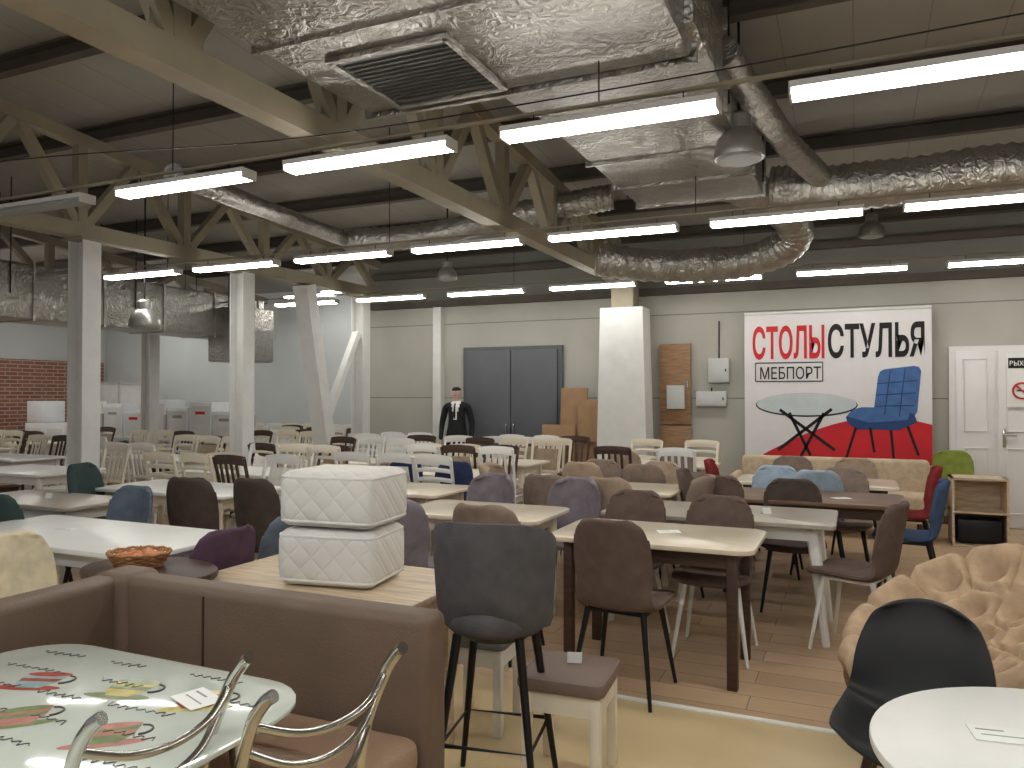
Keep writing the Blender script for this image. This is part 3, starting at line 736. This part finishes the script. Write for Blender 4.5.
q=B(); q.box((0,0,.04),(.16,.12,.08),PK,b=.003); q.box((0,0,.07),(.17,.13,.022),PK,b=.003); q.obj("gift_box",(-4.25,5.75,.751),20)
# ------------------------------------------------------------------ wall stuff
PLY=wood("plywood",(146,112,80)); MB=mat("enamel_grey",(190,192,188),rough=.5,var=.04)
q=B(); q.box((0,0,1.7),(.42,.06,1.1),PLY,b=.006); q.box((0,0,.58),(.42,.06,1.1),PLY,b=.006); q.box((.17,-.04,1.7),(.02,.03,.12),CHROME)
q.box((.02,-.07,1.52),(.24,.08,.32),MB,b=.008); q.obj("wall_cabinet",(-2.24,YB-.07,0))
for (x,z,w,h) in ((-1.66,1.88,.27,.32),(-1.76,1.5,.4,.2)):
    q=B(); q.box((0,0,0),(w,.1,h),MB,b=.01); q.box((0,-.052,0),(w-.04,.008,h-.04),MB,b=.003); q.box((w/2-.04,-.06,0),(.015,.01,.04),BLACKM)
    q.cyl((0,.02,h/2),(0,.02,h/2+ .5 if z>1.8 else h/2+.05),.01,.01,BLACKM,6); q.obj("electrical_box",(x,YB-.06,z))
for (x,w,h,l) in ((-3.66,.4,1.62,.12),(-3.40,.34,1.45,.2),(-3.84,.5,1.1,.26)):
    q=B(); q.box((0,0,h/2),(w,.03,h),CARD,b=.003,rot=(-.08,0,0)); q.box((0,-.02,h*.6),(w*.8,.004,.03),PLY,rot=(-.08,0,0)); q.obj("cardboard_sheet",(x,YB-.12-l,.03))
for (x,y,s) in ((-6.55,10.35,.5),(-6.15,10.35,.4)):
    q=B(); q.box((0,0,s*.6),(s*.7,.4,s*1.2),CARD,b=.004); q.box((0,-.203,s*.6),(s*.7,.003,.05),PLY); q.box((0,0,s*1.2+.002),(.05,.4,.003),PLY); q.obj("cardboard_box",(x,y,0))
# display cabinet near right wall door
q=B(); 
q.box((0,.2,.35),(.5,.02,.7),BEIGETOP); q.box((-.24,0,.35),(.02,.4,.7),BEIGETOP); q.box((.24,0,.35),(.02,.4,.7),BEIGETOP)
for z in (.01,.35,.69): q.box((0,0,z),(.5,.42,.02),BEIGETOP)
q.box((0,0,.15),(.4,.3,.24),BLACKM,b=.02); q.obj("shelf_cabinet",(1.16,9.3,0))
# left rack with white appliance boxes
APP=mat("appliance_white",(232,234,236),rough=.4,var=.03)
q=B()
for x in(-1.6,0,1.6):
    for y in(-.25,.25): q.box((x,y,.6),(.04,.04,1.2),MB)
for z in(.15,.75,): q.box((0,0,z),(3.3,.55,.03),MB)
for k in range(6):
    h=(.62,.5,.7,.56,.66,.5)[k]
    q.box((-1.35+.54*k,0,.765+h/2),(.51,.45,h),APP,b=.01); q.box((-1.35+.54*k,-.228,.765+h*.5),(.44,.004,h*.8),COLWHITE)
    q.box((-1.35+.54*k,-.231,.765+h*.72),(.22,.004,.05),RED if k%3==1 else PRINTG)
    q.box((-1.35+.54*k,0,.43),(.48,.45,.5),APP,b=.01)
q.obj("storage_rack",(-11.15,10.2,0),0)
q=B()
for k in range(3):
    x=-.6+.6*k; q.box((x,0,.5),(.55,.5,1.0),APP,b=.015); q.box((x,-.255,.55),(.46,.01,.7),COLWHITE,b=.004)
    if k%2==0: q.box((x,0,1.22),(.5,.45,.42),APP,b=.01)
q.obj("white_carton_stack",(-14.2,10.3,0),0)
q=B(); q.box((0,0,.9),(1.8,.05,1.8),COLWHITE,b=.01)
for x in (-.88,0,.88): q.box((x,-.03,.92),(.05,.03,1.84),MB)
q.box((0,-.03,1.8),(1.8,.03,.05),MB); q.box((0,0,.02),(1.8,.4,.04),MB); q.obj("partition_panel",(-14.3,11.6,0),0)
# ------------------------------------------------------------------ man in suit
def man(x,y,rz):
    SK=mat("skin",(202,172,154),rough=.6,var=.04); SUIT=mat("suit_black",(26,26,30),rough=.8,var=.1); HAIR=mat("hair_black",(18,15,14),rough=.7,var=.1); SH=PAPER
    V=[];E=[];R=[]
    def a(p,r,par=None):
        V.append(p);R.append(r)
        if par is not None: E.append((par,len(V)-1))
        return len(V)-1
    pel=a((0,0,.93),(.155,.105)); wa=a((0,0,1.08),(.14,.10),pel); ch=a((0,.0,1.27),(.165,.115),wa); up=a((0,-.01,1.38),(.13,.09),ch)
    nk=a((0,0,1.45),(.055,.055),up); nk2=a((0,.01,1.49),(.05,.052),nk)
    hd=a((0,.015,1.54),(.07,.08),nk2); h2=a((0,.015,1.61),(.08,.095),hd); a((0,.01,1.675),(.062,.07),h2)
    for s in(-1,1):
        sh=a((s*.17,-.01,1.385),(.06,.06),up); el=a((s*.235,-.02,1.12),(.045,.045),sh); wr=a((s*.235,.05,.88),(.032,.032),el)
        hp=a((s*.09,0,.86),(.095,.1),pel); kn=a((s*.1,.01,.48),(.066,.07),hp); an=a((s*.105,-.02,.09),(.05,.055),kn); a((s*.115,.13,.045),(.045,.035),an)
    me=bpy.data.meshes.new("man_base"); me.from_pydata(V,E,[]); o=bpy.data.objects.new("man_base",me); COL.objects.link(o)
    o.modifiers.new("Skin",'SKIN')
    for i,r in enumerate(R): me.skin_vertices[0].data[i].radius=r
    me.skin_vertices[0].data[0].use_root=True
    o.modifiers.new("Sub",'SUBSURF').levels=3
    dg=bpy.context.evaluated_depsgraph_get(); em=bpy.data.meshes.new_from_object(o.evaluated_get(dg)); bpy.data.objects.remove(o)
    em.materials.clear()
    for m in(SUIT,SK,HAIR,SH,RED): em.materials.append(m)
    zt=max(v.co.z for v in em.vertices)
    for p in em.polygons:
        c=p.center; p.use_smooth=True; i=0
        if c.z>1.46 and abs(c.x)<.12:
            i=1
            if c.z>zt-.055 or (c.y<.0 and c.z>1.54): i=2
        elif c.z>1.43 and abs(c.x)<.07: i=3
        elif c.y>.03 and abs(c.x)<.012+.055*(c.z-1.18)/.25 and 1.18<c.z: i=3
        p.material_index=i
    root=bpy.data.objects.new("man_in_suit",None); COL.objects.link(root); root.location=(x,y,0); root.rotation_euler=(0,0,math.radians(rz))
    body=bpy.data.objects.new("body",em); COL.objects.link(body); body.parent=root
    q=B()
    for s in(-1,1):
        q.lathe([(.001,-.008),(.009,-.004),(.011,0),(.009,.004),(.001,.008)],(s*.028,.098,1.605),SH,10)
        q.lathe([(.001,-.005),(.006,0),(.001,.005)],(s*.028,.108,1.605),INK,8)
        q.tube([(s*.014,.106,1.627),(s*.03,.107,1.632),(s*.045,.097,1.626)],.004,HAIR,6)
        q.tube([(s*.078,.005,1.57),(s*.088,-.002,1.6),(s*.084,-.004,1.63)],[.008,.012,.007],SK,8)
        wx,wy,wz=s*.235,.05,.88
        q.box((wx,wy+.012,wz-.05),(.035,.075,.09),SK,b=.014,seg=3)
        for k in range(4):
            L=(.065,.075,.07,.055)[k]; fy=wy+.042-.02*k
            q.tube([(wx,fy,wz-.085),(wx-s*.004,fy+.003,wz-.085-L*.5),(wx-s*.018,fy+.003,wz-.085-L)],[.0095,.009,.007],SK,8)
        q.tube([(wx-s*.008,wy+.045,wz-.03),(wx-s*.018,wy+.065,wz-.065),(wx-s*.022,wy+.066,wz-.095)],[.012,.011,.008],SK,8)
    q.tube([(0,.10,1.61),(0,.118,1.578),(0,.108,1.568)],[.008,.012,.01],SK,8)
    q.tube([(-.022,.098,1.545),(0,.103,1.542),(.022,.098,1.545)],.004,RED,6)
    q.tube([(0,.085,1.425),(0,.12,1.38),(0,.128,1.25),(0,.122,1.2)],[.012,.012,.018,.01],INK,8,flat=.5)
    q.obj("details",parent=root,ang=60)
man(-5.42,10.15,180+12)
# ------------------------------------------------------------------ world, camera
w=bpy.data.worlds.new("World"); scene.world=w; w.use_nodes=True
w.node_tree.nodes["Background"].inputs[0].default_value=(.9,.93,1,1); w.node_tree.nodes["Background"].inputs[1].default_value=.3
cam=bpy.data.cameras.new("camera"); co=bpy.data.objects.new("camera",cam); COL.objects.link(co); scene.camera=co
cam.sensor_width=36; cam.lens=36*770/1024; cam.clip_start=.05
co.location=(0,0,CAM_H); co.rotation_euler=(math.radians(90+.82),0,YAW)
scene.view_settings.view_transform='Standard'; scene.view_settings.look='None'
